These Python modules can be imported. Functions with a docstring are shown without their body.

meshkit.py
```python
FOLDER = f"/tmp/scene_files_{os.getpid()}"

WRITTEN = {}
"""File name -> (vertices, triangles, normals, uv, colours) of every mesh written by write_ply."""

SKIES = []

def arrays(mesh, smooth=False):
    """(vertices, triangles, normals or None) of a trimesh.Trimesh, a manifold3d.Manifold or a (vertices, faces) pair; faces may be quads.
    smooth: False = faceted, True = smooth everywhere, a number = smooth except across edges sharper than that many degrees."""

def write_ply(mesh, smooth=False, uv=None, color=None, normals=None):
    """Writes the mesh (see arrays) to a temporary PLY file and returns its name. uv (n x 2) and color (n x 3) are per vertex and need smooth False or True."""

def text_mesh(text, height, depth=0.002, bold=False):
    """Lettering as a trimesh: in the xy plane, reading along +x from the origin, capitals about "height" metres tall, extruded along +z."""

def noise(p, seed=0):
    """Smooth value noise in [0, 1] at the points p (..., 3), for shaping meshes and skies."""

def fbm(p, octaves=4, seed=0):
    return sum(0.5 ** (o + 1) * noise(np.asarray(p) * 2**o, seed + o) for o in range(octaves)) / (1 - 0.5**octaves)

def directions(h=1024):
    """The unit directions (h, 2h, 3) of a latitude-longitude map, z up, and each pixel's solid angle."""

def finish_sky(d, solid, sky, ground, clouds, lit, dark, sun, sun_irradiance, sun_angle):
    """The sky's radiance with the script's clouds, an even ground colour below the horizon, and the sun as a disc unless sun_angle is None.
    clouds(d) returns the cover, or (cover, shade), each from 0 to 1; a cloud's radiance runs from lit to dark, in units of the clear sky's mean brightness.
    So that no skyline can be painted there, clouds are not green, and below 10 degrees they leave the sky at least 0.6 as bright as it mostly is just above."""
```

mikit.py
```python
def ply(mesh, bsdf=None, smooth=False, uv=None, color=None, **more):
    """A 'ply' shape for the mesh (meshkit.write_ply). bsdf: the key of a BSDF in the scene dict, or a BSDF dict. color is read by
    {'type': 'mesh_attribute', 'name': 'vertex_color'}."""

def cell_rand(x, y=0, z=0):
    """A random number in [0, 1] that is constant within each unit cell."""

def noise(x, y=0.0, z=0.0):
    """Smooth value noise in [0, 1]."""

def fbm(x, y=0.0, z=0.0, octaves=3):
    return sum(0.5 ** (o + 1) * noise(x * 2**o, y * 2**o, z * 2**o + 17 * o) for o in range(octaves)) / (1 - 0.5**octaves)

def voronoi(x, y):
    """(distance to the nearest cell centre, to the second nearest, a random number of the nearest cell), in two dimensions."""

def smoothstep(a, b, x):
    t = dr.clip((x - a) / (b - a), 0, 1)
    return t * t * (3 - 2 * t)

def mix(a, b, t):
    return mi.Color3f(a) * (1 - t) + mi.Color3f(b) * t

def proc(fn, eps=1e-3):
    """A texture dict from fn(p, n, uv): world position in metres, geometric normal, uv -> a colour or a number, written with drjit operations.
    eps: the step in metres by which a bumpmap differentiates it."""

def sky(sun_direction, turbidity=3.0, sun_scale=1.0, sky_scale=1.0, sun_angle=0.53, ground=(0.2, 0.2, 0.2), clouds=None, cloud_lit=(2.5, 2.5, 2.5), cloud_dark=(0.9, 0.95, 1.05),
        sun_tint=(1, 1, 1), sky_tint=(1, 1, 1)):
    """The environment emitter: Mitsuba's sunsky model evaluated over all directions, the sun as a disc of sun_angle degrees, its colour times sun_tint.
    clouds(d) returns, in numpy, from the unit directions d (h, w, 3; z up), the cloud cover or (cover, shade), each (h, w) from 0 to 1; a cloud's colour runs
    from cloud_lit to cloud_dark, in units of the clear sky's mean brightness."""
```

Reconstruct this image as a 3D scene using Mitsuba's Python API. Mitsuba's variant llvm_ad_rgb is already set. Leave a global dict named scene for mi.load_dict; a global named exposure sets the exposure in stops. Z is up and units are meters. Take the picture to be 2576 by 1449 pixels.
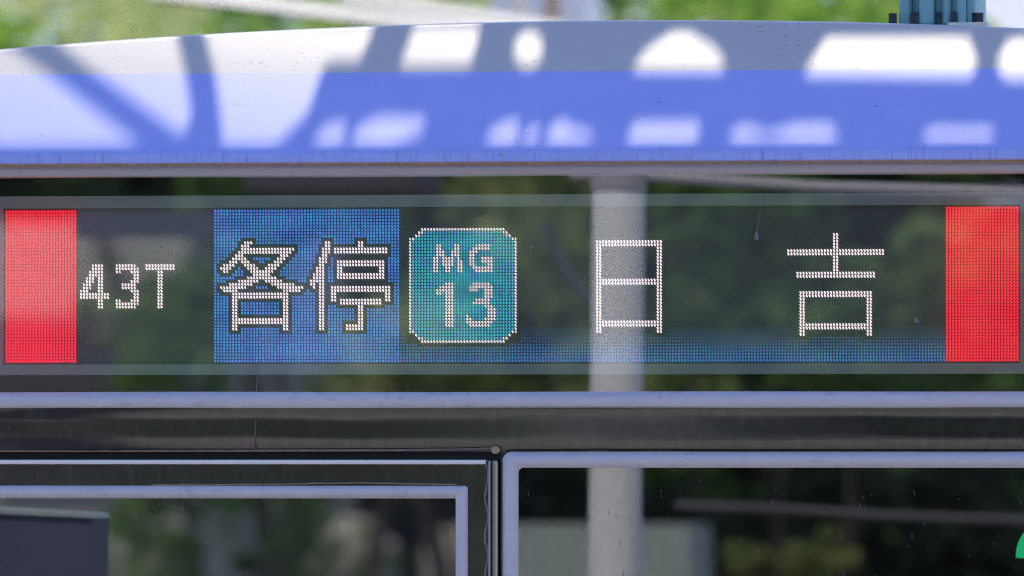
import math
import numpy as np, trimesh, mitsuba as mi, mikit
from mikit import proc, noise, fbm, smoothstep, mix
from shapely.geometry import Polygon, box as sbox, Point
from shapely.ops import unary_union
import drjit as dr
T = mi.ScalarTransform4f
R = np.random.default_rng(7)

# ------------------------------------------------------------------ camera, light, exposure
ZC = 3.30                                   # height of the sign's centre above the ground
DIST, YAW = 14.0, math.radians(9.5)
CAM = np.array([DIST * math.sin(YAW), -DIST * math.cos(YAW), ZC - 0.22])
TGT = np.array([0.0, 0.0, ZC])
FOV = math.degrees(2 * math.atan(0.68 / DIST))
SUN = np.array([-0.10, 0.50, 0.86]); SUN /= np.linalg.norm(SUN)
exposure = 2.5
EXP = 2 ** exposure

scene = {
    'camera': {'type': 'thinlens', 'fov': FOV, 'fov_axis': 'x', 'aperture_radius': 0.023,
               'focus_distance': float(np.linalg.norm(CAM - TGT)), 'near_clip': 0.1, 'far_clip': 2000.0,
               'to_world': T().look_at(CAM.tolist(), TGT.tolist(), [0, 0, 1])},
    'sky': mikit.sky(SUN, turbidity=3, sun_scale=0.57, sky_tint=(1.0, 0.95, 1.08), sun_tint=(0.94, 1.0, 1.06), ground=(0.16, 0.155, 0.15)),
}
labels = {}

# ------------------------------------------------------------------ pixels (2576 x 1449) -> points, for surveying the photograph
F = (TGT - CAM) / np.linalg.norm(TGT - CAM)
RIGHT = np.cross(F, [0, 0, 1]); RIGHT /= np.linalg.norm(RIGHT)
UP = np.cross(RIGHT, F)
TH = math.tan(math.radians(FOV) / 2)

def ray(px, py):
    return F + RIGHT * ((px - 1288) / 1288 * TH) + UP * ((724.5 - py) / 1288 * TH)

def at(px, py, y=0.0):
    d = ray(px, py)
    return CAM + d * ((y - CAM[1]) / d[1])

def zrow(py, y=0.0, px=1288):
    return at(px, py, y)[2]

def xcol(px, y=0.0, py=724):
    return at(px, py, y)[0]

def mir(px, py, d):                         # a thing seen mirrored in the glass stands in front of the train
    q = at(px, py, d)
    return np.array([q[0], -d, q[2]])

# ------------------------------------------------------------------ helpers
def mesh(v, f):
    return trimesh.Trimesh(np.asarray(v, float), np.asarray(f), process=False)

def quads(q):
    q = np.asarray(q)
    return np.vstack([q[:, [0, 1, 2]], q[:, [0, 2, 3]]])

def cat(ms):
    return trimesh.util.concatenate(list(ms))

def bx(x0, x1, y0, y1, z0, z1, c=0.0):
    """A box, its edges chamfered by c."""
    if c <= 0:
        m = trimesh.creation.box((x1 - x0, y1 - y0, z1 - z0))
        m.apply_translation(((x0 + x1) / 2, (y0 + y1) / 2, (z0 + z1) / 2))
        return m
    pts = []
    for a in (0, 1):
        for b in (0, 1):
            for e in (0, 1):
                p = np.array([(x0, x1)[a], (y0, y1)[b], (z0, z1)[e]], float)
                s = np.array([1 - 2 * a, 1 - 2 * b, 1 - 2 * e])
                for k in range(3):
                    o = s * c
                    o[k] = 0
                    pts.append(p + o)
    return trimesh.convex.convex_hull(np.array(pts))

def loft(rows, close_u=False, close_v=False):
    """A grid of points (rows, columns, 3) as a surface."""
    g = np.asarray(rows, float)
    n, m = g.shape[:2]
    i = np.arange(n if close_u else n - 1)
    j = np.arange(m if close_v else m - 1)
    i, j = np.meshgrid(i, j, indexing='ij')
    a, b = i * m + j, ((i + 1) % n) * m + j
    c, d = ((i + 1) % n) * m + (j + 1) % m, i * m + (j + 1) % m
    return mesh(g.reshape(-1, 3), quads(np.stack([a, b, c, d], -1).reshape(-1, 4)))

def extr(poly, y0, y1):
    """A polygon of the xz plane, extruded from y0 to y1."""
    ms = []
    for g in getattr(poly, 'geoms', [poly]):
        m = trimesh.creation.extrude_polygon(g, abs(y1 - y0), engine='earcut')
        v = m.vertices.copy()
        m.vertices = np.stack([v[:, 0], min(y0, y1) + (abs(y1 - y0) - v[:, 2]), v[:, 1]], -1)
        m.fix_normals()
        ms.append(m)
    return cat(ms)

def cyl(p0, p1, r0, r1=None, n=24, caps=True):
    p0, p1 = np.asarray(p0, float), np.asarray(p1, float)
    r1 = r0 if r1 is None else r1
    t = (p1 - p0) / np.linalg.norm(p1 - p0)
    a = np.cross(t, [0, 0, 1.0] if abs(t[2]) < .9 else [1.0, 0, 0]); a /= np.linalg.norm(a)
    b = np.cross(t, a)
    ang = np.arange(n) * 2 * np.pi / n
    ring = np.cos(ang)[:, None] * a + np.sin(ang)[:, None] * b
    v = np.vstack([p0 + ring * r0, p1 + ring * r1, [p0], [p1]])
    i = np.arange(n); j = (i + 1) % n
    f = [np.stack([i, j, j + n], 1), np.stack([i, j + n, i + n], 1)]
    if caps:
        f += [np.stack([j, i, i * 0 + 2 * n], 1), np.stack([i + n, j + n, i * 0 + 2 * n + 1], 1)]
    return mesh(v, np.vstack(f))

def tube(points, r, n=10):
    p = np.asarray(points, float)
    return cat([cyl(p[i], p[i + 1], r, n=n) for i in range(len(p) - 1)])

def rr(x0, x1, z0, z1, r, n=8):
    """A rounded rectangle as points (x, z), anticlockwise."""
    out = []
    for cx, cz, a0 in ((x1 - r, z0 + r, -90), (x1 - r, z1 - r, 0), (x0 + r, z1 - r, 90), (x0 + r, z0 + r, 180)):
        for k in range(n + 1):
            a = math.radians(a0 + 90 * k / n)
            out.append((cx + r * math.cos(a), cz + r * math.sin(a)))
    return np.array(out)

def bead(x0, x1, z0, z1, r, w, ybase, h, ri=None, steps=8):
    """A convex sealant bead of width w inside a rounded rectangle, standing h proud of ybase."""
    rows = []
    ri = max(r - w, 0.002) if ri is None else ri
    for k in range(steps + 1):
        t = k / steps
        a = w * t
        rad = r * (1 - t) + ri * t
        hh = h * (1 - abs(2 * t - 1) ** 2.6)
        p = rr(x0 + a, x1 - a, z0 + a, z1 - a, rad)
        rows.append(np.stack([p[:, 0], np.full(len(p), ybase - hh), p[:, 1]], -1))
    m = loft(rows, close_v=True)
    m.invert()
    return m

def put(key, m, bsdf, label=None, category=None, group=None, kind=None, smooth=False, **more):
    scene[key] = mikit.ply(m, bsdf, smooth=smooth, **more)
    tag(key, label, category, group, kind)

def tag(key, label=None, category=None, group=None, kind=None):
    d = {k: v for k, v in dict(label=label, category=category, group=group, kind=kind).items() if v}
    if d:
        labels[key] = d

# ------------------------------------------------------------------ materials
def rgb(*c):
    return {'type': 'rgb', 'value': list(c)}

def pr(color, rough=0.5, two=True, **k):
    d = {'type': 'principled', 'base_color': color if isinstance(color, dict) else rgb(*color), 'roughness': rough, **k}
    return {'type': 'twosided', 'bsdf': d} if two else d

def white_fn(p, n, uv):
    g = fbm(p.x * 9, p.y * 30, p.z * 30)
    speck = smoothstep(0.80, 0.90, noise(p.x * 280, p.y * 150, p.z * 150)) * smoothstep(0.60, 0.75, noise(p.x * 14, p.z * 20, 3.0))
    return mix((0.55, 0.54, 0.53), (0.50, 0.49, 0.49), g * 0.6) * (1 - 0.25 * speck)

ZB = zrow(406)                              # the blue panel's lower edge

def blue_fn(p, n, uv):
    fine = noise(p.x * 420, 0.5, p.z * 16) * 0.6 + noise(p.x * 1100, 3.5, p.z * 24) * 0.4
    tall = fbm(p.x * 28, 7.0, 1.0)
    h = 0.010 + 0.016 * tall
    run = smoothstep(h, h * 0.3, p.z - ZB)
    dirt = smoothstep(0.45, 0.8, fine) * run
    speck = smoothstep(0.83, 0.9, noise(p.x * 300, p.y * 170, p.z * 170)) * smoothstep(0.62, 0.75, noise(p.x * 12, p.z * 20, 9.0))
    c = mix((0.375, 0.445, 0.94), (0.345, 0.42, 0.91), fbm(p.x * 8, p.y * 20, p.z * 20))
    c = mix(c, (0.20, 0.20, 0.46), dirt * 0.75)
    return c * (1 - 0.35 * speck)

def blue_bump(p, n, uv):
    return noise(p.x * 600, 0.5, p.z * 10) * smoothstep(0.022, 0.002, p.z - ZB)

def seal_fn(p, n, uv):
    g = fbm(p.x * 40, p.z * 200, 2.0)
    stain = smoothstep(0.72, 0.82, noise(p.x * 120, p.z * 130, 4.0)) * smoothstep(0.55, 0.7, noise(p.x * 14, p.z * 14, 8.0))
    return mix((0.60, 0.575, 0.64), (0.53, 0.51, 0.57), g) * (1 - 0.11 * stain)

def gloss_fn(p, n, uv):
    runs = smoothstep(0.70, 0.86, noise(p.x * 130, 0.3, p.z * 5)) * smoothstep(0.35, 0.7, fbm(p.x * 5, p.z * 9, 1.0))
    dust = fbm(p.x * 120, p.z * 60, 5.0)
    return mix((0.030, 0.028, 0.023), (0.075, 0.068, 0.060), runs * 0.5 + smoothstep(0.45, 0.9, dust) * 0.3)

def gloss_bump(p, n, uv):
    return fbm(p.x * 5, p.z * 16, 1.0) + 0.012 * noise(p.x * 260, p.z * 40, 2.0)

def rust_fn(p, n, uv):
    return mix((0.30, 0.20, 0.13), (0.48, 0.37, 0.26), fbm(p.x * 260, p.z * 120, 2.0))

def concrete_fn(p, n, uv):
    return mix((0.46, 0.43, 0.38), (0.32, 0.31, 0.28), fbm(p.x * 1.5, p.y * 1.5, p.z * 2.5))

def ballast_fn(p, n, uv):
    return mix((0.36, 0.325, 0.28), (0.20, 0.185, 0.165), fbm(p.x * 12, p.y * 12, 1.0))

def leaf(a, b, s=1.3):
    def fn(p, n, uv):
        return mix(a, b, smoothstep(0.3, 0.7, fbm(p.x * s, p.y * s, p.z * s)))
    return {'type': 'principledthin', 'base_color': proc(fn), 'roughness': 0.55, 'diff_trans': 0.9, 'spec_trans': 0.0}

MATS = {
    'white_paint': pr(proc(white_fn), 0.28, specular=0.5, clearcoat=0.3),
    'blue_paint': {'type': 'bumpmap', 'nested_texture': proc(blue_bump, 4e-4), 'scale': 0.0003,
                   'nested_bsdf': pr(proc(blue_fn), 0.30, specular=0.5, clearcoat=0.3)},
    'roof_grey': pr((0.42, 0.43, 0.45), 0.6),
    'sealant': pr(proc(seal_fn), 0.45),
    'sealant_shaded': pr((0.43, 0.385, 0.39), 0.5),  # darker sealant copy: shade under the blue lip painted into the colour
    'black_gloss': {'type': 'bumpmap', 'nested_texture': proc(gloss_bump, 1e-3), 'scale': 0.0004,
                    'nested_bsdf': {'type': 'twosided', 'bsdf': {'type': 'roughplastic', 'diffuse_reflectance': proc(gloss_fn), 'int_ior': 1.95, 'alpha': 0.014}}},
    'black_matt': pr((0.012, 0.012, 0.013), 0.7),
    'cab_dark': pr((0.006, 0.006, 0.008), 0.9),
    'steel_trim': pr((0.36, 0.36, 0.32), 0.20, metallic=1.0),
    'rust': pr(proc(rust_fn), 0.7),  # also lends its tan to the reflected light above the door window
    'glass': {'type': 'thindielectric', 'int_ior': 2.6},
    'bezel': pr((0.26, 0.31, 0.27), 0.6),
    'led_board': pr((0.098, 0.114, 0.104), 0.6),
    'led_off': pr((0.100, 0.116, 0.106), 0.6),
    'lamp': {'type': 'diffuse', 'reflectance': rgb(0.05, 0.05, 0.05)},
    'green_film': pr((0.0, 0.74, 0.16), 0.5),
    'green_edge': pr((0.005, 0.12, 0.04), 0.5),
    'antenna_blue': pr((0.27, 0.49, 0.47), 0.5),
    'bolt_black': pr((0.02, 0.02, 0.025), 0.4),
    'plate_cream': pr((0.90, 0.80, 0.62), 0.6),
    'pole_paint': pr((0.68, 0.67, 0.63), 0.5),
    'steel_dark': pr((0.06, 0.06, 0.065), 0.6),
    'steel_grey': pr((0.34, 0.34, 0.36), 0.5),
    'steel_mid': pr((0.14, 0.15, 0.16), 0.5),
    'white_steel': pr((0.80, 0.79, 0.77), 0.5),
    'cabinet_blue': pr((0.05, 0.06, 0.10), 0.6),
    'cabinet_edge_lit': pr((0.30, 0.36, 0.36), 0.5),  # pale tint painted for the light on the cabinet's top edge
    'concrete': pr(proc(concrete_fn), 0.9),
    'render_grey': pr((0.33, 0.34, 0.29), 0.9),
    'beam_paint': pr((0.52, 0.515, 0.50), 0.6),
    'ochre': pr((0.55, 0.36, 0.18), 0.8),
    'ballast': pr(proc(ballast_fn), 0.95),
    'dust': pr((0.17, 0.175, 0.20), 0.8),
    'drip': pr((0.10, 0.10, 0.115), 0.7),
    'bark': pr((0.055, 0.045, 0.038), 0.9),
    'leaf_dark': leaf((0.040, 0.080, 0.040), (0.090, 0.140, 0.065)),
    'leaf_black': leaf((0.018, 0.030, 0.026), (0.035, 0.055, 0.040)),
    'leaf_mid': leaf((0.085, 0.165, 0.050), (0.185, 0.300, 0.095)),
    'leaf_bright': leaf((0.22, 0.40, 0.06), (0.50, 0.64, 0.20), 0.9),
    'leaf_pale': leaf((0.19, 0.25, 0.08), (0.34, 0.40, 0.16)),
    'leaf_grey': leaf((0.34, 0.46, 0.15), (0.56, 0.62, 0.28), 0.6),
}
scene.update(MATS)

# ------------------------------------------------------------------ ground
put('ballast_ground', mesh([[-400, -400, 0], [400, -400, 0], [400, 400, 0], [-400, 400, 0]], [[0, 1, 2], [0, 2, 3]]), 'ballast', kind='structure',
    label='grey ballast ground under the train', category='ground')

# ------------------------------------------------------------------ the train's front
XL, XR = -1.42, 1.36                        # the car's sides; the frame shows -0.7 to 0.7
Z_WB = zrow(180, 0.12)                      # white over blue
# the fascia's profile: (height above the blue panel's lower edge, lean from the vertical in degrees)
LEAN = [(0.0, 3), (0.0085, 6), (0.0125, 24), (0.017, 46), (0.022, 51), (0.12, 52), (0.20, 54), (0.26, 56)]
hs = np.concatenate([np.linspace(0, 0.03, 61), np.linspace(0.034, 0.26, 60)])
ln = np.radians(np.interp(hs, [a for a, _ in LEAN], [b for _, b in LEAN]))
ys = np.concatenate([[0], np.cumsum(0.5 * (np.tan(ln[1:]) + np.tan(ln[:-1])) * np.diff(hs))]) - 0.024

def y_of(h):
    return np.interp(h, hs, ys)

def on_fascia(px, py):
    """The point of the fascia under a pixel."""
    y = 0.05
    for _ in range(40):
        q = at(px, py, y)
        y = 0.5 * y + 0.5 * float(y_of(q[2] - ZB))
    return at(px, py, y)

Z_WB = on_fascia(1288, 180)[2]
X_PEAK = on_fascia(1560, 46)[0]
Z_PEAK = on_fascia(1560, 50)[2]
_l = on_fascia(10, 122)
ARCH = (Z_PEAK - _l[2]) / (_l[0] - X_PEAK) ** 2

def z_top(x):
    return Z_PEAK - ARCH * (x - X_PEAK) ** 2

xs = np.linspace(XL, XR, 81)
LIP = [(0.020, -0.001), (-0.010, -0.0012), (-0.0200, -0.0010), (-0.0230, 0.0)]   # turned under at the bottom
low = hs[hs < Z_WB - ZB - 1e-4]
rows = [[(x, y, ZB + dz) for x in xs] for y, dz in LIP[:-1]] + [[(x, y_of(h), ZB + h) for x in xs] for h in low] + [[(x, y_of(Z_WB - ZB), Z_WB) for x in xs]]
put('train_car__blue_fascia', loft(rows), 'blue_paint', smooth=50, label='glossy blue lower panel of the roof front with dirt streaks')
rows = []
for t in np.linspace(0, 1, 30):
    rows.append([(x, y_of(max(Z_WB + t * (z_top(x) - 0.005 - Z_WB) - ZB, 0)), Z_WB + t * (z_top(x) - 0.005 - Z_WB)) for x in xs])
a0 = math.radians(55)
RAD = 0.012
last = np.array(rows[-1])
for t in np.linspace(0.15, 1, 7):
    a = a0 + (math.radians(91) - a0) * t
    dy = RAD * (math.cos(a0) - math.cos(a)) ; dz = RAD * (math.sin(a) - math.sin(a0))
    rows.append(last + np.array([0, dy * 2.0, dz * 2.2]))
put('train_car__white_fascia', loft(rows), 'white_paint', smooth=50, label='white upper panel of the arched roof front')
edge = np.array(rows[-1])
rrows = [edge + np.array([0, 0.0, -0.0015]), edge + np.array([0, 0.004, -0.003]), edge + np.array([0, 0.5, -0.006]), edge + np.array([0, 9.0, -0.01])]
put('train_car__roof', loft(rrows), 'roof_grey', smooth=50)
# sides and the closed end, below and beside the frame
zs = ZB - 0.0
put('train_car__side_wall', bx(XL - 0.02, XL, 0.02, 9.0, 1.0, 3.50), 'white_steel')
put('train_car__side_wall_001', bx(XR, XR + 0.02, 0.02, 9.0, 1.0, 3.50), 'white_steel')
put('train_car__front_apron', bx(XL, XR, 0.0, 0.08, 0.95, 2.45, 0.01), 'white_steel')
put('train_car__cab_interior', cat([bx(XL + .01, XR - .01, 1.10, 1.14, 2.40, 3.46), bx(XL + .01, XR - .01, 0.06, 1.1, 2.40, 2.44),
                                   bx(XL + .01, XL + .03, 0.03, 1.1, 2.44, 3.5), bx(XR - .03, XR - .01, 0.03, 1.1, 2.44, 3.5),
                                   bx(XL + .01, XR - .01, 0.05, 1.1, ZB + 0.0, ZB + 0.010)]), 'cab_dark')

# --- the sign's window: two long sealant beads with the pane between
def long_bead(p0, p1, h, n=12, y=0.001):
    z0, z1 = zrow(p1), zrow(p0)
    rows = []
    for k in range(n + 1):
        t = k / n
        hh = h * (1 - abs(2 * t - 1) ** 3)
        zz = z0 + (z1 - z0) * t
        rows.append([(x, y - hh, zz + 0.0004 * math.sin(x * 9 + k)) for x in np.linspace(XL + .02, XR - .02, 60)])
    return loft(rows)

put('train_car__sealant', long_bead(413, 443, 0.004, y=0.004), 'sealant_shaded', smooth=60, label='upper sealant strip under the blue panel, shade put into its colour')
put('train_car__sealant_001', long_bead(985, 1029, 0.008), 'sealant', smooth=60, label='pale sealant strip below the sign window')
put('train_car__seam', bx(XL + .02, XR - .02, 0.003, 0.02, zrow(415), ZB + 0.002), 'rust', label='rust brown seam under the blue panel')
put('train_car__sign_pane', mesh([[XL + .02, 0.0005, zrow(988)], [XR - .02, 0.0005, zrow(988)], [XR - .02, 0.0005, zrow(440)], [XL + .02, 0.0005, zrow(440)]], [[0, 1, 2], [0, 2, 3]]), 'glass',
    label='wide glass pane in front of the destination sign')

# --- black glossy panel between the windows, with openings for the door and the right window
zt, zb_ = zrow(1026), 2.445
DX1 = xcol(1258)                            # right edge of the door opening
DZ1 = zrow(1137)
WX0, WZ1 = xcol(1264), zrow(1136)
WX1, WZ0 = 1.30, 2.55
bz0, bz1 = DZ1, zt
rows = []
bxs = np.linspace(XL + .02, XR - .02, 400)
for t in np.concatenate([np.linspace(0, .12, 10)[:-1], np.linspace(.12, .8, 24)[:-1], np.linspace(.8, 1, 12)]):
    wave = 0.25 * 0.0006 * np.sin(bxs * 5.1 + 1.0 + 3 * t) + 0.25 * 0.0004 * np.sin(bxs * 13.7 + 2 + 4 * t) + 0.25 * 0.00025 * np.sin(bxs * 31 + 5 * t)
    y = 0.0045 * (1 - t) ** 7 - 0.0030 * t ** 9 + wave * math.sin(math.pi * t) * (0.6 + t) + 0.0006
    rows.append(np.stack([bxs, y, np.full(len(bxs), bz0 + (bz1 - bz0) * t)], -1))
put('train_car__front_panel', loft(rows), 'black_gloss', smooth=True, label='black glossy panel between the sign window and the windows')
bar = sbox(DX1, zb_, WX0 + .004, DZ1 + .004).union(sbox(XL + .02, zb_, XL + .12, DZ1 + .004)).union(sbox(WX1 - .004, zb_, XR - .02, DZ1 + .004)).union(sbox(DX1, WZ1 - .004, XR - .02, DZ1 + .004)).union(Polygon([(WX0, WZ1 - .016), (WX0 + .016, WZ1), (WX0, WZ1)]))
bar = bar.difference(Polygon(rr(WX0 + .003, WX1 - .003, WZ0 + .003, WZ1 - .003, 0.011)))
for k, g in enumerate(getattr(bar, 'geoms', [bar])):
    put('train_car__window_surround' + ('' if k == 0 else f'_{k:03d}'), extr(g, 0.0055, 0.018), 'black_gloss')
put('train_car__door_groove', bx(XL + .12, DX1 + .002, 0.020, 0.030, zb_, DZ1 + .002), 'black_matt')

# rusty runs along the door's top joint and round its corner
def rust_glint_line(pts, w, y, seed):
    r = np.random.default_rng(seed)
    p = np.array([at(px, py, y) for px, py in pts])
    n = 160
    s = np.linspace(0, 1, n)
    q = np.stack([np.interp(s, np.linspace(0, 1, len(p)), p[:, k]) for k in range(3)], -1)
    up = w * (0.35 + 0.65 * np.convolve(r.random(n + 8), np.ones(9) / 9, 'valid')) * (0.7 + 0.3 * r.random(n))
    a, b, c = q.copy(), q.copy(), q.copy()
    a[:, 1] = y + 0.001; c[:, 1] = y + 0.001
    b[:, 2] += up * 0.5; b[:, 1] = y - 0.0012; c[:, 2] += up
    return loft([a, b, c])

put('train_car__rust_glint_bead', cat([rust_glint_line([(-40, 1137), (600, 1136), (1000, 1134), (1180, 1131), (1235, 1128), (1255, 1128)], 0.0028, -0.0006, 1),
                                rust_glint_line([(1286, 1139), (1500, 1137), (2000, 1138), (2620, 1139)], 0.0026, -0.0006, 2)]), 'rust', smooth=60,
    label='thin rusty lines along the top joints of door and window')
q = at(1247, 1132)
put('train_car__rust_blob', trimesh.creation.icosphere(2, 0.0060).apply_scale([1, .35, .9]).apply_translation([q[0], -0.001, q[2]]), 'rust', smooth=True)

# --- the door
d0, d1 = XL + .13, xcol(1229)
dz1 = zrow(1158)
WINX1, WINZ1 = xcol(1181), zrow(1219)
WINX0 = xcol(-45)
skin = sbox(d0, zb_, d1, dz1).difference(Polygon(rr(WINX0 + .004, WINX1 - .004, zb_ + .05, WINZ1 - .004, 0.004)))
put('train_car__door', extr(skin, -0.003, 0.014), 'black_gloss', label='black glossy cab door with its own window')
put('train_car__door__top_edge_highlight', bx(d0, d1 - .003, -0.0055, 0.016, dz1 - 0.0052, dz1 + 0.0006, 0.0012), 'white_steel', label='top edge of the door, painted bright pale as a highlight')  # highlight along the black door's top, painted as a pale strip
put('train_car__door__gasket', bead(WINX0, WINX1, zb_ + .045, WINZ1, 0.004, 0.0185, 0.0, 0.0075, ri=0.0015), 'sealant', smooth=60, label='pale sealant frame of the door window')
put('train_car__door__pane', mesh([[WINX0 + .01, 0.0005, zb_ + .05], [WINX1 - .01, 0.0005, zb_ + .05], [WINX1 - .01, 0.0005, WINZ1 - .01], [WINX0 + .01, 0.0005, WINZ1 - .01]], [[0, 1, 2], [0, 2, 3]]), 'glass')
hx0, hx1 = xcol(1239), xcol(1255)
pts = []
prof = [(hx0, 0.012), (hx0, -0.004), (hx0 + .0012, -0.0065), (hx1 - .0035, -0.0065), (hx1 - .001, -0.004), (hx1, 0.012)]
ztop = zrow(1157)
put('train_car__door__hinge_trim', loft([[(x, y, zb_) for x, y in prof], [(x, y, ztop - .004) for x, y in prof], [(x * .85 + .15 * (hx0 + hx1) / 2, y + .001, ztop - .001) for x, y in prof], [((hx0 + hx1) / 2, 0.01, ztop) for x, y in prof]]), 'steel_trim', smooth=40,
    label='brushed metal hinge strip at the door edge')
put('train_car__door__edge_strip', bx(xcol(1229.5), xcol(1235), -0.0045, 0.014, zb_, dz1 - .0005, 0.0008), 'steel_grey')
put('train_car__door__rust_run', rust_glint_line([(1219, 1470), (1220, 1330), (1224, 1240), (1226, 1180)], 0.0, -0.0035, 3) if False else
    cat([bx(at(px, py)[0], at(px, py)[0] + .0012 + .0016 * R.random(), -0.0042, -0.002, at(px, py + 9)[2], at(px, py)[2]) for px, py in [(1222 + 4 * math.sin(k * .5) + 2 * R.random(), 1168 + 8 * k) for k in range(36)]]), 'dust')
put('train_car__door__rust_glint_bead', cat([rust_glint_line([(380, 1222), (700, 1220), (900, 1216), (1020, 1219), (1150, 1221)], 0.0034, -0.0034, 4)]), 'rust', smooth=60, label='tan bead painted as reflected light above the door window')  # tan strip painted for light reflected off the curved sealant

# --- the right-hand window
put('train_car__window_gasket', bead(WX0, WX1, WZ0, WZ1, 0.013, 0.0215, 0.0, 0.0075, ri=0.007), 'sealant', smooth=60, label='pale sealant frame of the right window')
put('train_car__window_pane', mesh([[WX0 + .01, 0.0005, WZ0 + .01], [WX1 - .01, 0.0005, WZ0 + .01], [WX1 - .01, 0.0005, WZ1 - .01], [WX0 + .01, 0.0005, WZ1 - .01]], [[0, 1, 2], [0, 2, 3]]), 'glass')

# --- dried streaks and specks on the glass
def ribbon(pts, w0, w1, y=-0.0012):
    p = np.array([at(px, py, y) for px, py in pts])
    w = np.linspace(w0, w1, len(p))[:, None] * 0.5
    e = np.array([1.0, 0, 0])
    m = [p - e * w, p + [0, -0.0003, 0], p + e * w]
    return loft(m)
R2 = np.random.default_rng(21)
st = [ribbon([(1918, 490), (1914, 520), (1908, 560), (1904, 588)], .0003, .0007), ribbon([(1903, 583), (1903, 594), (1903, 604)], .003, .006),
      ribbon([(652, 870), (648, 930), (645, 985)], .0006, .0012), ribbon([(1335, 618), (1336, 624)], .004, .004), ribbon([(2305, 800), (2306, 812)], .005, .005), ribbon([(1795, 578), (1796, 584)], .0012, .0006),
      ribbon([(911, 560), (907, 600)], .0008, .0006)]
for k in range(46):
    px, py = R2.uniform(1310, 2570), R2.uniform(1185, 1445)
    l = R2.uniform(4, 15)
    st.append(ribbon([(px, py), (px + R2.uniform(0, 3), py + l)], R2.uniform(.0003, .0006), .0006))
for k in range(20):
    px, py = R2.uniform(330, 560), R2.uniform(1265, 1300)
    st.append(ribbon([(px, py), (px, py + R2.uniform(2, 5))], .0012, .0012))
for k in range(26):
    px, py = R2.uniform(30, 2550), R2.uniform(450, 975)
    st.append(ribbon([(px, py), (px, py + R2.uniform(3, 8))], .0006, .0009))
put('train_car__dried_streaks', cat(st), 'dust', kind='stuff')
put('train_car__drip_mark', ribbon([(646, 1029), (643, 1070), (641, 1110), (640, 1137)], .0010, .0024, -0.0012), 'drip', label='long dried drip down the black panel')

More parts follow.
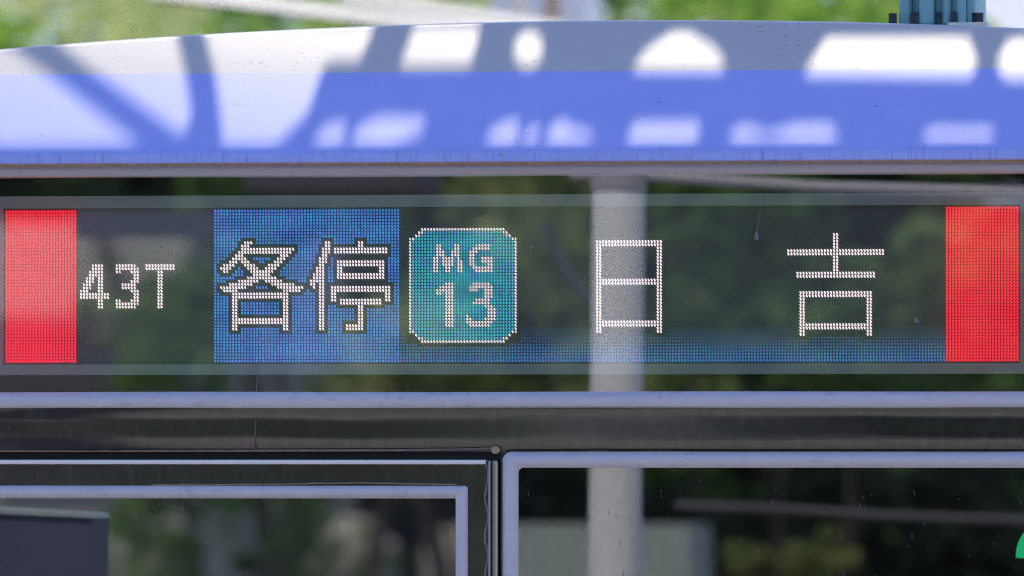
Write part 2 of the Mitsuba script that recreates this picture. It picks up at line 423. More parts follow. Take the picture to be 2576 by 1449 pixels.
# ------------------------------------------------------------------ round green sticker on the right window
c = at(2648, 1398)
RS = abs(at(2554, 1398)[0] - c[0])
def seg(r):
    p = Point(c[0], c[2]).buffer(r, 48)
    lowcut = Polygon([(c[0] - 1, zrow(1396) + .0), (c[0] + 1, zrow(1396) - 0.18), (c[0] + 1, c[2] + 1), (c[0] - 1, c[2] + 1)])
    k = Polygon([(c[0] - .3, at(2554, 1397)[2] + .3 * .09 - .004), (c[0] + .3, at(2554, 1397)[2] - .3 * .09 - .014), (c[0] + .3, c[2] + 1), (c[0] - .3, c[2] + 1)])
    return p.intersection(k)
put('window_sticker__face', extr(seg(RS).buffer(-0.0012), -0.0012, 0.0), 'green_film')
put('window_sticker__edge', extr(seg(RS), -0.0006, 0.0), 'green_edge')
tag('window_sticker', 'bright green half-disc sticker on the right window at the frame edge', 'sticker')

# ------------------------------------------------------------------ LED destination sign
YS = 0.032                                  # the lamps' face, behind the glass
SX0, SX1 = at(13.1, 724, YS)[0], at(2563.5, 724, YS)[0]
SZ1, SZ0 = zrow(524, YS), zrow(911.3, YS)
NC, NR = 336, 48
PX, PZ = (SX1 - SX0) / NC, (SZ1 - SZ0) / NR
put('destination_sign__board', bx(SX0 - .003, SX1 + .003, YS + .0015, YS + .012, SZ0 - .003, SZ1 + .003), 'led_board')
bez = sbox(SX0 - .30, zrow(942, .025), SX1 + .30, zrow(489, .025)).difference(sbox(SX0 - .0022, SZ0 - .0022, SX1 + .0022, SZ1 + .0022))
put('destination_sign__bezel', extr(bez, YS - .009, YS + .014), 'bezel', label='grey green frame round the lamp panel')
put('destination_sign__housing', bx(SX0 - .32, SX1 + .32, YS + .016, YS + .12, zrow(985), zrow(440)), 'cab_dark')
tag('destination_sign', 'wide LED destination sign with white Japanese characters between two red blocks, behind the glass', 'sign')

G = np.zeros((NR, NC))                      # 1 = white lamp, 0.5 = dim white lamp
def on(r, *cols, v=1.0):
    for c in cols:
        if isinstance(c, tuple):
            G[r, c[0]:c[1] + 1] = v
        else:
            G[r, c] = v
def rows_on(r0, r1, *cols):
    for r in range(r0, r1 + 1):
        on(r, *cols)
# 43T
for r, cs, dim in [(17, [30, 31, 32], [29]), (18, [29, 30, 31, 32], []), (19, [29, 30, 31, 32], [28]), (20, [28, 29, 31, 32], [30]), (21, [28, 29, 31, 32], [27]), (22, [27, 28, 31, 32], [29]),
                   (23, [27, 28, 31, 32], [26]), (24, [26, 27, 31, 32], [28]), (25, [26, 27, 31, 32], [25]), (26, [(25, 34)], []), (27, [(25, 34)], []), (28, [31, 32], []), (29, [31, 32], []), (30, [31, 32], [])]:
    on(r, *cs); on(r, *dim, v=.5)
for r, cs, dim in [(17, [(38, 42)], [37, 43]), (18, [(37, 43)], [44]), (19, [37, 42, 43, 44], [38]), (20, [43, 44], []), (21, [43, 44], []), (22, [42, 43, 44], []), (23, [(39, 43)], []), (24, [(39, 43)], []),
                   (25, [42, 43, 44], []), (26, [43, 44], []), (27, [43, 44], []), (28, [37, 42, 43, 44], [38]), (29, [(37, 43)], [44]), (30, [(38, 42)], [37, 43])]:
    on(r, *cs); on(r, *dim, v=.5)
rows_on(17, 18, (47, 56)); rows_on(19, 30, 51, 52)
RUN = np.zeros_like(G, bool); RUN[:, :68] = True
# service type, two characters
for r, cs, dim in [(10, [80, 81, 82], []), (11, [79, 80, 81], []), (12, [(79, 96)], []), (13, [(78, 95)], []), (14, [77, 78, 79, 92, 93, 94], []), (15, [(76, 80), 91, 92, 93], []),
                   (16, [75, 76, 77, 79, 80, 81, 90, 91, 92], []), (17, [74, 75, 76, 80, 81, 82, 88, 89, 90, 91], [73, 83]), (18, [72, 73, 74, 81, 82, 83, 87, 88, 89, 90], [75, 84]),
                   (19, [73, (83, 88)], [74, 82, 89]), (20, [(83, 88)], []), (21, [(81, 90)], []), (22, [(79, 84), (87, 91)], [78, 92]), (23, [(75, 82), (90, 94)], [89, 95, 96]),
                   (24, [(72, 79), (92, 99)], [80, 91]), (25, [(73, 77), (95, 98)], [93, 94])]:
    on(r, *cs); on(r, *dim, v=.5)
rows_on(26, 27, (76, 94)); rows_on(28, 37, 76, 77, 93, 94); rows_on(34, 35, (76, 94))
for r, cs, dim in [(10, [107, 108], []), (11, [107, 108], []), (12, [107, 108], [106]), (13, [106, 107], [108]), (14, [106, 107], []), (15, [105, 106], [107]), (16, [105, 106], [107]), (17, [105, 106], []),
                   (18, [104, 105, 106], []), (19, [104, 105, 106], []), (20, [104, 105, 106], [103]), (21, [(103, 106)], []), (22, [(102, 106)], []), (23, [102, 103, 105, 106], []), (24, [103, 105, 106], [])]:
    on(r, *cs); on(r, *dim, v=.5)
rows_on(25, 37, 105, 106); rows_on(10, 12, 118, 119); rows_on(12, 13, (110, 127)); rows_on(16, 17, (111, 126)); rows_on(18, 19, 111, 112, 125, 126); rows_on(20, 21, (111, 126))
rows_on(24, 25, (109, 128)); rows_on(26, 28, 109, 110, 127, 128); rows_on(28, 29, (112, 125)); rows_on(30, 37, 118, 119); rows_on(36, 37, (114, 118))
# station code badge
rows_on(6, 6, (139, 166)); rows_on(41, 41, (139, 166)); rows_on(10, 37, 135, 170)
for r, a in ((7, 138), (8, 137), (9, 136), (38, 136), (39, 137), (40, 138)):
    on(r, a, 305 - a)
for r, a in ((7, 139), (8, 138), (9, 135), (38, 135), (40, 139)):
    on(r, a, 305 - a, v=.5)
for r, cs in [(11, [144, 145, 150, 151]), (12, [144, 145, 150, 151]), (13, [144, 145, 146, 149, 150, 151]), (14, [144, 145, 146, 149, 150, 151]), (15, [143, 144, 146, 147, 148, 149, 151]),
              (16, [143, 144, 146, 147, 148, 149, 151, 152]), (17, [143, 144, 146, 147, 148, 149, 151, 152]), (18, [143, 144, 147, 148, 151, 152]), (19, [143, 144, 147, 148, 151, 152]),
              (23, [147, 148, 149]), (24, [146, 147, 148, 149]), (25, [(144, 149)]), (26, [144, 145, 147, 148, 149])] + [(r, [147, 148, 149]) for r in range(27, 37)]:
    on(r, *cs)
for r, cs in [(11, [(158, 161)]), (12, [(156, 161)]), (13, [155, 156, 157]), (14, [155, 156]), (15, [155, 156, (159, 162)]), (16, [155, 156, (159, 162)]), (17, [155, 156, 161, 162]), (18, [(156, 162)]), (19, [(157, 162)]),
              (23, [(156, 161)]), (24, [(155, 162)]), (25, [155, 156, 157, 160, 161, 162]), (26, [160, 161, 162]), (27, [160, 161, 162]), (28, [(157, 161)]), (29, [(156, 161)]), (30, [160, 161, 162]),
              (31, [161, 162, 163]), (32, [161, 162, 163]), (33, [154, 161, 162, 163]), (34, [154, 155, (160, 163)]), (35, [(154, 162)]), (36, [(155, 161)])]:
    on(r, *cs)
on(24, 145, v=.5); on(11, 157, v=.5)
# the destination, two characters
rows_on(10, 38, 197, 198, 217, 218); rows_on(10, 11, (197, 218)); rows_on(22, 23, (197, 218)); rows_on(35, 36, (197, 218))
rows_on(8, 21, 275, 276); rows_on(13, 14, (260, 291)); rows_on(20, 21, (263, 288)); rows_on(26, 27, (264, 287)); rows_on(26, 39, 264, 265, 286, 287); rows_on(36, 37, (264, 287))

rr_, cc_ = np.meshgrid(np.arange(NR), np.arange(NC), indexing='ij')
lit = G > 0
halo = lit.copy()
for a in (-1, 0, 1):
    for b in (-1, 0, 1):
        halo |= np.roll(np.roll(lit, a, 0), b, 1)
red = (cc_ < 24) | (cc_ >= 312)
service = (cc_ >= 70) & (cc_ < 132) & ~halo
def inside_badge(r, c):
    left = np.where(r < 7, 999, np.where(r == 7, 139, np.where(r == 8, 138, np.where(r == 9, 137, np.where(r < 38, 136, np.where(r == 38, 137, np.where(r == 39, 138, np.where(r == 40, 139, 999))))))))
    return (c >= left) & (c <= 305 - left)
badge = inside_badge(rr_, cc_) & ~lit
strip = (cc_ >= 132) & (cc_ < 312) & (rr_ >= 37) & ~halo & ~((cc_ >= 134) & (cc_ <= 171) & (rr_ < 42))
strip &= ~((cc_ >= 262) & (cc_ <= 289) & (rr_ < 40)) & ~((cc_ >= 195) & (cc_ <= 220) & (rr_ < 39))
# which of three tones a blue lamp shows while the panel is scanned: slow slanting bands
band = np.sin(rr_ * 0.83 + cc_ * 0.10 + 1.3 * np.sin(cc_ * 0.045)) + 0.7 * np.sin(cc_ * 0.47 + rr_ * 0.21) + 0.25 * R.standard_normal(G.shape)
band = 0.55 * band + 0.9 * np.sin(cc_ * 2.05 + rr_ * 0.35) + 0.5 * np.sin(rr_ * 1.1) + 0.5 * R.standard_normal(G.shape)
tone = np.digitize(band, [-0.35, 0.8])

def dots(mask, wd, hh, y=YS, depth=0.0012, size=None, dim=None):
    r, c = np.nonzero(mask)
    s = np.ones(len(r)) if size is None else size[r, c]
    w = wd * PX * np.where(G[r, c] == .5, 0.62, 1.0) * s ** .8
    h = hh * PZ * s
    x = SX0 + (c + .5) * PX
    z = SZ1 - (r + .5) * PZ
    sl = 0.13 * PX
    o = np.stack([np.stack([x - w - sl, z + h * .86], 1), np.stack([x - sl * .6, z + h], 1), np.stack([x + w * .7, z + h * .55], 1), np.stack([x + w + sl, z - h * .86], 1), np.stack([x + sl * .6, z - h], 1), np.stack([x - w * .7, z - h * .55], 1)], 1)
    n = len(r)
    f = np.concatenate([o, np.full((n, 6, 1), y)], 2)[:, :, [0, 2, 1]]
    b = f + np.array([0, depth, 0])
    v = np.concatenate([f, b], 1).reshape(-1, 3)
    t = [[0, 1, 2], [0, 2, 3], [0, 3, 4], [0, 4, 5]]     # seen from the front
    for k in range(6):
        m = (k + 1) % 6
        t += [[k, k + 6, m + 6], [k, m + 6, m]]
    t = np.array(t)[:, ::-1]
    m = mesh(v, (t[None] + (np.arange(n) * 12)[:, None, None]).reshape(-1, 3))
    return m

def glow(key, m, col, k=1.0, label=None):
    e = {'type': 'area', 'sampling_weight': 0.01, 'radiance': rgb(*[float(a) * k / EXP / 0.65 for a in col])}
    scene[key] = mikit.ply(m, 'lamp', emitter=e)
    tag(key, label, kind='stuff')

m_test = dots(np.eye(NR, NC) > 2, .3, .4)
put('destination_sign__unlit_lamps', dots(~(lit | red | service | badge | strip), 0.22, 0.34), 'led_off', kind='stuff', label='rows of unlit grey lamps')
WHITE = (1.18, 0.95, 1.05)
glow('destination_sign__running_number', dots(lit & RUN, .24, .41), WHITE, label='white lamps that spell 43T')
glow('destination_sign__service_lettering', dots(lit & (cc_ >= 70) & (cc_ < 132), .24, .41), WHITE, label='two white characters on the blue panel')
glow('destination_sign__badge_lettering', dots(lit & (cc_ >= 133) & (cc_ < 175), .22, .39), (1.05, 0.95, 1.05), label='white lamps that outline the square badge and spell MG 13')
glow('destination_sign__destination_lettering', dots(lit & (cc_ >= 190) & (cc_ < 230), .235, .44), WHITE, label='first white destination character, a box with a bar')
glow('destination_sign__destination_lettering_001', dots(lit & (cc_ >= 240) & (cc_ < 300), .235, .44), WHITE, label='second white destination character, a cross over a box')
TONES = [(0.06, 0.27, 0.85), (0.04, 0.38, 0.80), (0.12, 0.22, 0.92)]
TEAL = [(0.06, 0.55, 0.85), (0.03, 0.68, 0.66), (0.12, 0.40, 1.0)]
NAMES = ['blue_lamps', 'azure_lamps', 'violet_lamps']
scan = 0.86 + 0.14 * np.sin(rr_ * 0.62 + 0.03 * cc_) * np.sin(cc_ * 0.11 + 0.4) + 0.05 * R.standard_normal(G.shape)
scan = np.clip(scan, .5, 1.05)
fade = np.clip((rr_ - 36.5) / 10.5, 0, 1)
for k in range(3):
    glow(f'destination_sign__{NAMES[k]}', dots(service & (tone == k), .27, .45, size=scan), TONES[k], 0.80, 'lamps of the blue panel behind the first two characters' if k == 0 else None)
    glow(f'destination_sign__{NAMES[k]}_001', dots(strip & (tone == k), .25, .45, size=0.02 + .98 * fade ** 1.05), TONES[k], 0.62, 'blue lamps that fade upwards along the lower edge' if k == 0 else None)
glow('destination_sign__blue_glow', dots(service, .40, .50, y=YS + .0009, depth=.0005), (0.004, 0.030, 0.20))
glow('destination_sign__blue_glow_001', dots(strip, .40, .50, y=YS + .0009, depth=.0005, size=fade ** 1.3), (0.003, 0.014, 0.05))
glow('destination_sign__turquoise_glow', dots(badge, .40, .50, y=YS + .0009, depth=.0005), (0.004, 0.075, 0.13))
for k, nm in enumerate(['turquoise_lamps', 'green_lamps', 'sky_blue_lamps']):
    glow(f'destination_sign__{nm}', dots(badge & (tone == k), .27, .45, size=scan), TEAL[k], 0.76, 'turquoise lamps filling the square badge' if k == 0 else None)
for k, mk in enumerate((cc_ < 24, cc_ >= 312)):
    sfx = '' if k == 0 else '_001'
    c0, c1 = (0, 24) if k == 0 else (312, 336)
    glow('destination_sign__red_diffuser' + sfx, bx(SX0 + c0 * PX, SX0 + c1 * PX, YS + .0002, YS + .0012, SZ0, SZ1), (0.17, 0.0, 0.005), label=('left' if k == 0 else 'right') + ' glowing red block of the sign')
    glow('destination_sign__red_lamps' + sfx, dots(mk, .26, .43, y=YS - .0004), (1.6, 0.010, 0.060))

# ------------------------------------------------------------------ antenna base on the roof
YA = 0.42
def ax(px):
    return at(px, 50, YA)[0]
def az(py, px=2360):
    return at(px, py, YA)[2]
zr = az(66)
ribs = []
for k, (a, b, y0) in enumerate([(2261, 2290, .012), (2288, 2318, .030), (2316, 2350, -.006), (2348, 2374, .022), (2372, 2392, .004), (2390, 2410, .016), (2408, 2430, .000), (2428, 2452, .014)]):
    ribs.append((a, b, y0))
body = [bx(ax(2262), ax(2452), YA + .03, YA + .13, zr, zr + .24, .003)]
put('roof_antenna__housing', cat(body), 'antenna_blue')
for k, (a, b, y0) in enumerate(ribs):
    put('roof_antenna__rib' + ('' if k == 0 else f'_{k:03d}'), bx(ax(a), ax(b), YA + y0 - .01, YA + .034 - .0005 * k, zr + (.018 if k in (1, 3, 5) else .001), zr + .235, .003), 'antenna_blue')
put('roof_antenna__foot', bx(ax(2250), ax(2466), YA - .01, YA + .14, zr - .02, zr + .002, .002), 'steel_grey')
put('roof_antenna__base_plate', bx(ax(2388), ax(2488), YA - .02, YA + .01, zr - .004, zr + .0045, .0015), 'plate_cream', label='cream end of the base plate')
for k, (px, py, yy, w) in enumerate([(2246, 44, -.002, 23), (2460, 40, .006, 33), (2296, 48, -.012, 14), (2400, 48, -.012, 14)]):
    q = at(px, py, YA + yy)
    r = w * .000528 * .5
    b = [cyl((q[0], q[1], zr - .002), (q[0], q[1], zr + .006), r * .55, n=12), cyl((q[0], q[1], zr + .004), (q[0], q[1], zr + .018), r, n=6)]
    put('roof_antenna__bolt' + ('' if k == 0 else f'_{k:03d}'), cat(b), 'bolt_black')
tag('roof_antenna', 'teal grey ribbed antenna base bolted to the white roof at the upper right', 'antenna')

tag('train_car', 'front of a train car with white and blue roof front and black window band', 'train')

# ------------------------------------------------------------------ unseen overhead gantry, its plate pierced to throw the roof front shadow
ZG = ZC + 2.1
def cast(px, py):
    q = on_fascia(px, py)
    t = (ZG - q[2]) / SUN[2]
    return (q + SUN * t)[:2]
LIT = [
    [(-40, 110), (28, 124), (120, 187), (360, 372), (368, 392), (-40, 392)],
    [(128, 96), (438, 70), (466, 187), (482, 300), (472, 330), (448, 338), (240, 187)],
    [(512, 66), (944, 66), (905, 157), (824, 160), (806, 192), (775, 290), (715, 350), (694, 392), (566, 392), (545, 200)],
    [(1044, 70), (1208, 70), (1184, 170), (1006, 172)],
    [(1330 + 36 * math.cos(a), 128 + 46 * math.sin(a)) for a in np.linspace(0, 6.28, 25)[:-1]],
    [(1586, 182), (1625, 128), (1690, 86), (1732, 84), (1795, 122), (1826, 165), (1818, 182)],
    [(2018, 192), (2080, 100), (2434, 100), (2460, 165), (2442, 196)],
    [(2508, 165), (2538, 105), (2640, 100), (2640, 205), (2530, 200)],
    [(764, 392), (816, 322), (850, 312), (868, 314), (868, 350), (838, 392)],
    [(868, 392), (903, 322), (955, 298), (1062, 300), (1072, 330), (1000, 368), (925, 392)],
    [(1212, 392), (1235, 332), (1270, 312), (1304, 308), (1302, 350), (1274, 392)],
    [(1304, 392), (1320, 345), (1342, 322), (1356, 325), (1346, 392)],
    [(1362, 392), (1383, 328), (1414, 306), (1440, 326), (1488, 340), (1500, 392)],
    [(1558, 392), (1598, 314), (1754, 314), (1762, 350), (1738, 392)],
    [(1810, 392), (1850, 328), (1880, 322), (1930, 342), (2000, 320), (2082, 320), (2130, 366), (2150, 392)],
    [(2285, 388), (2340, 330), (2492, 330), (2514, 388)],
]
GROW = 0.0
holes = []
for poly in LIT:
    pts = []
    n = len(poly)
    for k in range(n):
        a, b = np.array(poly[k], float), np.array(poly[(k + 1) % n], float)
        m = max(1, int(np.linalg.norm(b - a) / 25))
        for s in range(m):
            p = a + (b - a) * s / m
            pts.append(cast(*p))
    holes.append(Polygon(pts).buffer(0.0003))
c0, c1 = cast(-60, 392), cast(2640, 60)
ally = [p[1] for h in holes for p in h.exterior.coords]
plate = sbox(-1.6, min(ally) - .12, 1.6, max(ally) + .22).difference(unary_union(holes))
pl = trimesh.util.concatenate([trimesh.creation.extrude_polygon(g, 0.006, engine='earcut') for g in getattr(plate, 'geoms', [plate])])
pl.apply_translation([0, 0, ZG])
put('overhead_gantry__shadow_plate', pl, 'steel_grey', label='unseen steel plate pierced to cast the roof front shadow')  # unseen plate, its holes shaped to leave the sunlit patches
y0, y1 = min(ally) - .12, max(ally) + .22
put('overhead_gantry__chord', bx(-3.2, 3.2, y0 - .1, y0 + .0, ZG - .05, ZG + .08, .006), 'steel_grey')
put('overhead_gantry__chord_001', bx(-3.2, 3.2, y1 - .0, y1 + .1, ZG - .05, ZG + .08, .006), 'steel_grey')
put('overhead_gantry__column', bx(-3.5, -3.2, y0 - .1, y1 + .1, 0, ZG + .3, .01), 'steel_grey')
put('overhead_gantry__column_001', bx(3.2, 3.5, y0 - .1, y1 + .1, 0, ZG + .3, .01), 'steel_grey')
tag('overhead_gantry', 'unseen grey steel gantry over the track, its plate pierced to shade the roof front', 'gantry')

# ------------------------------------------------------------------ things in front of the train, seen mirrored in the glass
DP = 4.4
pt, pb = mir(1557, 470, DP), mir(1546, 1449, DP)
ax_ = (pt - pb) / (pt - pb)[2]
rp = 0.5 * abs(mir(1622, 700, DP)[0] - mir(1492, 700, DP)[0])
foot = pb - ax_ * pb[2]
put('lamp_post__pole', cyl(foot, pt, rp * 1.0, rp, n=64), 'pole_paint', smooth=40)
put('lamp_post__cap', cyl(pt, pt + [0, 0, .030], rp + .0045, rp + .003, n=64), 'steel_grey', smooth=40)
arm0, arm1 = pt + [0, 0, .022], mir(2640, 486, DP)
mid = mir(2050, 470, DP)
put('lamp_post__arm', tube([arm0 + [-.06, 0, .004], arm0, mid, arm1, arm1 + (arm1 - mid)], .010, 12), 'steel_grey')
put('lamp_post__bracket', bx(pt[0] - .085, pt[0] - .045, -DP - .02, -DP + .02, pt[2] + .012, pt[2] + .035, .004), 'steel_grey')
tag('lamp_post', 'pale lamp post mirrored in the glass behind the white characters', 'lamp post')

def vbox(p0, p1, d, thick=0.3, c=0.0):
    a, b = mir(p0[0], p1[1], d), mir(p1[0], p0[1], d)
    return bx(min(a[0], b[0]), max(a[0], b[0]), -d - thick, -d, min(a[2], b[2]), max(a[2], b[2]), c)

# dark cabinet close to the train
DC = 1.6
a, b = mir(-130, 1276, DC), mir(232, 1293, DC)
body = extr(Polygon([(a[0], 1.2), (b[0], 1.2), (b[0], b[2] - .006), (a[0], a[2] - .006)]), -DC, -DC - .12)
put('signal_cabinet__body', body, 'cabinet_blue')
lid = extr(Polygon([(a[0] - .004, a[2] - .006), (b[0] + .002, b[2] - .006), (b[0] - .002, b[2] + .001), (a[0] - .004, a[2] + .003)]), -DC + .006, -DC - .125)
put('signal_cabinet__lid', lid, 'cabinet_edge_lit', label='sloping lid, painted pale as the top edge catching light')
put('signal_cabinet__post', bx((a[0] + b[0]) / 2 - .04, (a[0] + b[0]) / 2 + .04, -DC - .10, -DC - .03, 0, 1.2), 'steel_dark')
tag('signal_cabinet', 'dark blue cabinet with its top edge painted light, mirrored in the door window', 'cabinet')

# overhead steel in front, mirrored along the top of the sign window
q0, q1 = mir(610, 487, 9), mir(1030, 440, 9)
put('steel_girder__beam', bx(q0[0], q1[0] + .02, -9.3, -9, q0[2], q1[2] + .05, .01), 'steel_dark')
a, b = mir(180, 598, 11), mir(545, 430, 11)
tag('steel_girder', 'dark steel girder mirrored along the top edge of the sign window', 'girder')
for k, px in enumerate((640, 995)):
    q = mir(px, 487, 9)
    put('steel_girder__column' + ('' if k == 0 else '_001'), bx(q[0] - .02, q[0] + .02, -9.25, -9.1, q[2], q[2] + 1.0), 'steel_dark')
put('signboard', vbox((190, 528), (543, 598), 10, .1), 'cabinet_blue', 'dark rectangular board mirrored above the running number', 'board')

# buildings and walls
put('concrete_building__wall', vbox((-60, 560), (468, 1700), 30, 4), 'render_grey')
put('concrete_building__ledge', vbox((-70, 792), (452, 836), 29.7, .28), 'steel_dark')
put('concrete_building__ledge_001', vbox((-70, 930), (440, 985), 29.7, .28), 'steel_dark')
wa = [mir(px, py, 29.9) for px, py in ((-20, 640), (120, 640), (120, 760), (-20, 760))]
wa = [mir(px, py, 29.8) for px, py in ((232, 600), (262, 600), (330, 780), (290, 780))]
put('concrete_building__stair', extr(Polygon([(p[0], p[2]) for p in wa]), -29.8, -29.95), 'steel_dark')
tag('concrete_building', 'pale concrete building mirrored behind the running number at the left end of the sign', 'building')
W = [((315, 1325), (420, 1700)), ((470, 1305), (615, 1700)), ((738, 1305), (950, 1700)), ((1050, 1320), (1230, 1700))]
for k, (p0, p1) in enumerate(W):
    put('concrete_pier' + ('' if k == 0 else f'_{k:03d}'), vbox(p0, p1, 30 + k * .9, 0.6, .12), 'concrete',
        ['leftmost pale concrete pier mirrored beside the dark cabinet', 'second pale pier from the cabinet mirrored in the door window', 'third pale pier mirrored in the middle of the door window', 'pale pier mirrored at the right end of the door window'][k], 'pier')
tp = [mir(1260, 1322, 16), mir(1735, 1322, 16), mir(1800, 1480, 16), mir(1260, 1480, 16)]
put('retaining_wall', extr(Polygon([(p[0], p[2]) for p in tp[:2]] + [(tp[2][0], 0), (tp[3][0], 0)]), -16, -16.4), 'bezel', 'grey wall with sloping end mirrored behind the lamp post', 'wall')
cb = [mir(px, py, 8) for px, py in ((1700, 1272), (1950, 1280), (2200, 1296), (2450, 1306), (2700, 1312))]
put('cable_trunk', tube(cb, .010, 10), 'steel_dark', 'grey cable trunk mirrored across the right window', 'cable')
cb = [mir(px, py, 4.9) for px, py in ((1372, 560), (1384, 600), (1410, 655), (1445, 710), (1490, 762), (1560, 830))]
put('hanging_cable', tube(cb, .0085, 8), 'steel_dark', 'black hanging cable mirrored left of the lamp post', 'cable')

# trees
def tree(key, x, y, h, rad, mat, n, leaf_size, label, group, seed, base=0.4, clumps=26, z0=0.0):
    r = np.random.default_rng(seed)
    pts = []
    cz = h * (base + 1) / 2
    cen = []
    for k in range(clumps):
        u = r.normal(size=3); u /= np.linalg.norm(u)
        s = r.uniform(.35, 1) ** .6
        cen.append(np.array([x + u[0] * rad * s, y + u[1] * rad * s, cz + u[2] * (h - h * base) / 2 * s]))
    cen = np.array(cen)
    w = r.integers(0, clumps, n)
    sp = r.normal(size=(n, 3)); sp /= np.linalg.norm(sp, axis=1, keepdims=True)
    p = cen[w] + sp * (rad * .34 * r.uniform(.3, 1, (n, 1)) ** .5) * np.array([1, 1, .8])
    a = r.normal(size=(n, 3)); a[:, 2] *= .5; a /= np.linalg.norm(a, axis=1, keepdims=True)
    b = np.cross(a, r.normal(size=(n, 3))); b /= np.linalg.norm(b, axis=1, keepdims=True)
    s = leaf_size * r.uniform(.6, 1.3, (n, 1))
    v = np.stack([p - a * s, p - b * s * .5, p + a * s, p + b * s * .5], 1).reshape(-1, 3)
    f = quads(np.arange(4 * n).reshape(-1, 4))
    put(key + '__crown', mesh(v, f), mat, kind='stuff')
    tr = [cyl((x, y, 0), (x + .1, y, h * base + .5), .09 * rad + .05, .06 * rad, n=9)]
    for q in cen[:8]:
        tr.append(cyl((x + .1, y, h * base + .2), q, .05 * rad, .015 * rad, n=6))
    put(key + '__trunk', cat(tr), 'bark')
    tag(key, label, 'tree', group)

GF = 'dark trees in front of the train, mirrored in the glass'
k = 0
FT = [(1330, 24, 4.6, .75, 'leaf_pale', 'pale yellow green bush mirrored left of the lamp post'), (1780, 22, 4.5, .6, 'leaf_mid', 'bushy green tree mirrored right of the lamp post'),
      (2080, 25, 5.0, .8, 'leaf_mid', 'green tree mirrored left of the second white destination character'), (2480, 23, 4.3, .7, 'leaf_mid', 'green bush mirrored near the right red block'),
      (690, 27, 4.8, .8, 'leaf_mid', 'green tree mirrored behind the blue panel of the sign'),
      (-150, 35, 7, 1.6, 'leaf_dark', 'dark tree mirrored at the left edge beside the pale building'), (850, 36, 7, 2.0, 'leaf_dark', 'dark tree mirrored behind the blue panel and the badge'), (1750, 36, 7, 2.2, 'leaf_dark', 'dark tree mirrored right behind the lamp post'),
      (2550, 38, 7, 2.2, 'leaf_dark', 'dark tree mirrored behind the right red block'), (1280, 46, 9, 3.2, 'leaf_dark', 'large dark tree far behind the pale bush in the mirror image'), (2250, 48, 9, 3.2, 'leaf_dark', 'large dark tree far off at the right in the mirror image'), (350, 50, 9, 3.2, 'leaf_dark', 'large dark tree standing behind the pale building in the mirror image')]
for px, d, h, rad, mat, lb in FT:
    q = mir(px, 724, d)
    tree('tree' if k == 0 else f'tree_{k:03d}', q[0], q[1], h, rad, mat, 1500 if d < 30 else 3400, 0.08 if d < 30 else 0.2, lb, GF, 100 + k, base=.12)
    k += 1

for px, d, h, w, lb in [(443, 24, 2.95, .10, 'shrub mirrored beside the dark cabinet'), (678, 24, 3.05, .12, 'shrub mirrored in the middle of the door window'), (1000, 24, 2.98, .11, 'shrub mirrored at the right of the door window'),
                       (2062, 18, mir(2062, 1325, 18)[2], .10, 'small pale shrub mirrored in the right window under the cable trunk'), (1885, 18, mir(1885, 1370, 18)[2], .07, 'smaller pale shrub mirrored in the right window beside the grey wall')]:
    q = mir(px, 1400, d)
    tree(f'tree_{k:03d}', q[0], q[1], h, w, 'leaf_mid' if 'pale' not in lb else 'leaf_pale', 900, 0.06 if 'pale' not in lb else .03, 'dark green ' + lb if 'pale' not in lb else lb, GF, 100 + k, base=.3 if 'pale' not in lb else .93, clumps=16)
    k += 1
# a dark hedge added low in front, to darken the mirror in the right window
h0, h1 = mir(1240, 1205, 20), mir(2900, 1190, 20)
RH = np.random.default_rng(77)
n = 9000
p = np.stack([RH.uniform(h0[0], h1[0], n), -20 - RH.uniform(0, .8, n), np.zeros(n)], 1)
top = h0[2] + .10 * np.sin(p[:, 0] * 5) + .06 * np.sin(p[:, 0] * 13 + 1)
p[:, 2] = top * RH.uniform(.35, 1, n)
a_ = RH.normal(size=(n, 3)); a_ /= np.linalg.norm(a_, axis=1, keepdims=True)
b_ = np.cross(a_, RH.normal(size=(n, 3))); b_ /= np.linalg.norm(b_, axis=1, keepdims=True)
put('hedge', mesh(np.stack([p - a_ * .06, p - b_ * .04, p + a_ * .06, p + b_ * .04], 1).reshape(-1, 3), quads(np.arange(4 * n).reshape(-1, 4))), 'leaf_black', 'dark hedge added to darken the mirror image low in the right window', 'hedge')

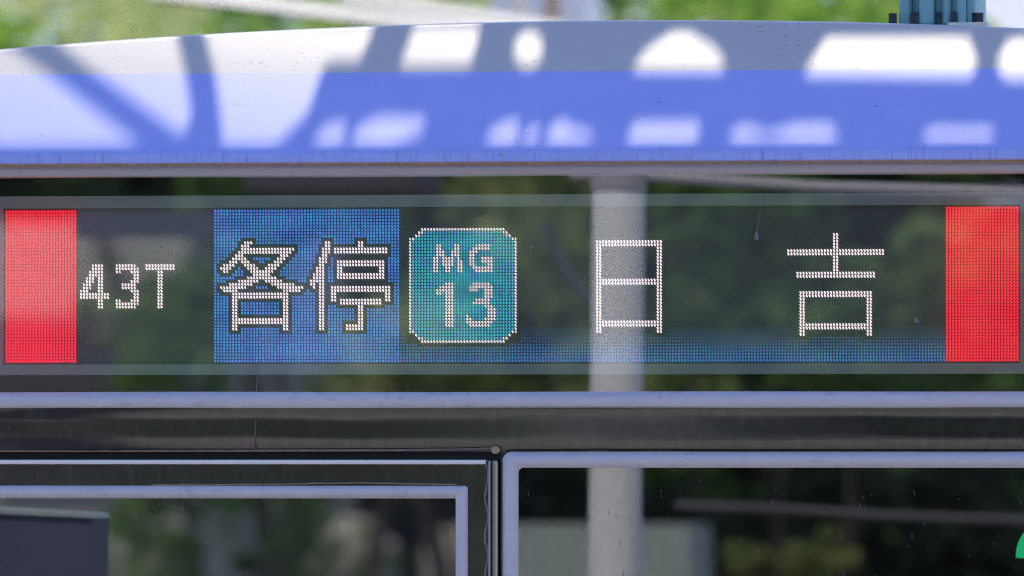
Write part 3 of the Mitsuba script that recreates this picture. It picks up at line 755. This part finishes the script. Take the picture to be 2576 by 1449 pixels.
# behind the train, above the roof line
GB = 'sunlit trees behind the train'
for px, d, h, rad, mat, lb in [(60, 34, 5.7, 2.0, 'leaf_bright', 'bright yellow green tree behind the left end of the roof'), (420, 30, 5.4, 1.4, 'leaf_bright', 'bright green tree behind the roof where the white beam slopes'),
                               (250, 44, 6.6, 2.6, 'leaf_grey', 'pale grey green tree behind the left end of the roof'), (900, 46, 6.8, 2.8, 'leaf_grey', 'pale green tree behind the roof under the white beam'),
                               (1650, 36, 5.8, 1.9, 'leaf_mid', 'mid green tree behind the middle of the roof, right of the white posts'), (1950, 32, 5.6, 1.7, 'leaf_bright', 'bright green tree left of the roof antenna'),
                               (2250, 42, 6.5, 2.6, 'leaf_grey', 'grey green tree behind the roof antenna'), (2600, 36, 5.8, 2.0, 'leaf_bright', 'bright green tree at the right end of the roof'), (1250, 50, 7.2, 3.2, 'leaf_bright', 'tall light green tree behind the white posts')]:
    q = at(px, 20, d)
    tree(f'tree_{k:03d}', q[0], q[1], h, rad, mat, 5200, 0.10, lb, None, 200 + k, base=.15)
    k += 1
# white sloping beams, posts
def sbeam(p0, p1, w, d, dep, lean=2.2):
    a, b = at(*p0, d), at(*p1, d)
    s = w * .000528 * (14 + d) / 14
    e = (b - a) / np.linalg.norm(b - a); n_ = np.array([-e[2], 0, e[0]]) * s / 2
    m = extr(Polygon([((a + n_)[0], (a + n_)[2]), ((b + n_)[0], (b + n_)[2]), ((b - n_)[0], (b - n_)[2]), ((a - n_)[0], (a - n_)[2])]), d, d + dep)
    zc = m.vertices[:, 2].mean()
    m.vertices[:, 1] += lean * (m.vertices[:, 2] - (a[2] + (b[2] - a[2]) * (m.vertices[:, 0] - a[0]) / (b[0] - a[0])))
    return m
put('sloping_beam__flange', sbeam((380, -26), (1300, 84), 30, 15, .25), 'beam_paint')
put('sloping_beam__web', sbeam((380, -6), (1300, 104), 9, 15.05, .1), 'steel_dark')
tag('sloping_beam', 'blurred white beam sloping down behind the roof, left of the white posts', 'beam')
put('sloping_beam_001__flange', sbeam((860, -14), (1420, 72), 26, 17, .25), 'beam_paint')
put('sloping_beam_001__web', sbeam((860, 4), (1420, 90), 9, 17.05, .1), 'steel_dark')
tag('sloping_beam_001', 'second blurred white beam sloping behind the first one', 'beam')
for k2, (a, b, m, lb) in enumerate([(1232, 1285, 'white_steel', 'pale white post behind the roof, left of the ochre post'), (1320, 1372, 'white_steel', 'white post between the grey gap and the ochre post'), (1374, 1400, 'ochre', 'narrow ochre post behind the roof'), (1402, 1470, 'white_steel', 'broad white post right of the ochre post')]):
    x0, x1 = at(a, 30, 19)[0], at(b, 30, 19)[0]
    put('white_post' + ('' if k2 == 0 else f'_{k2:03d}'), bx(x0, x1, 19, 19.3, 0, 6.5, .01), m, lb, 'post')
put('sloping_beam_002', sbeam((2400, -80), (2760, 190), 90, 20, .3), 'white_steel', 'broad pale strut sloping at the upper right corner behind the antenna', 'beam')
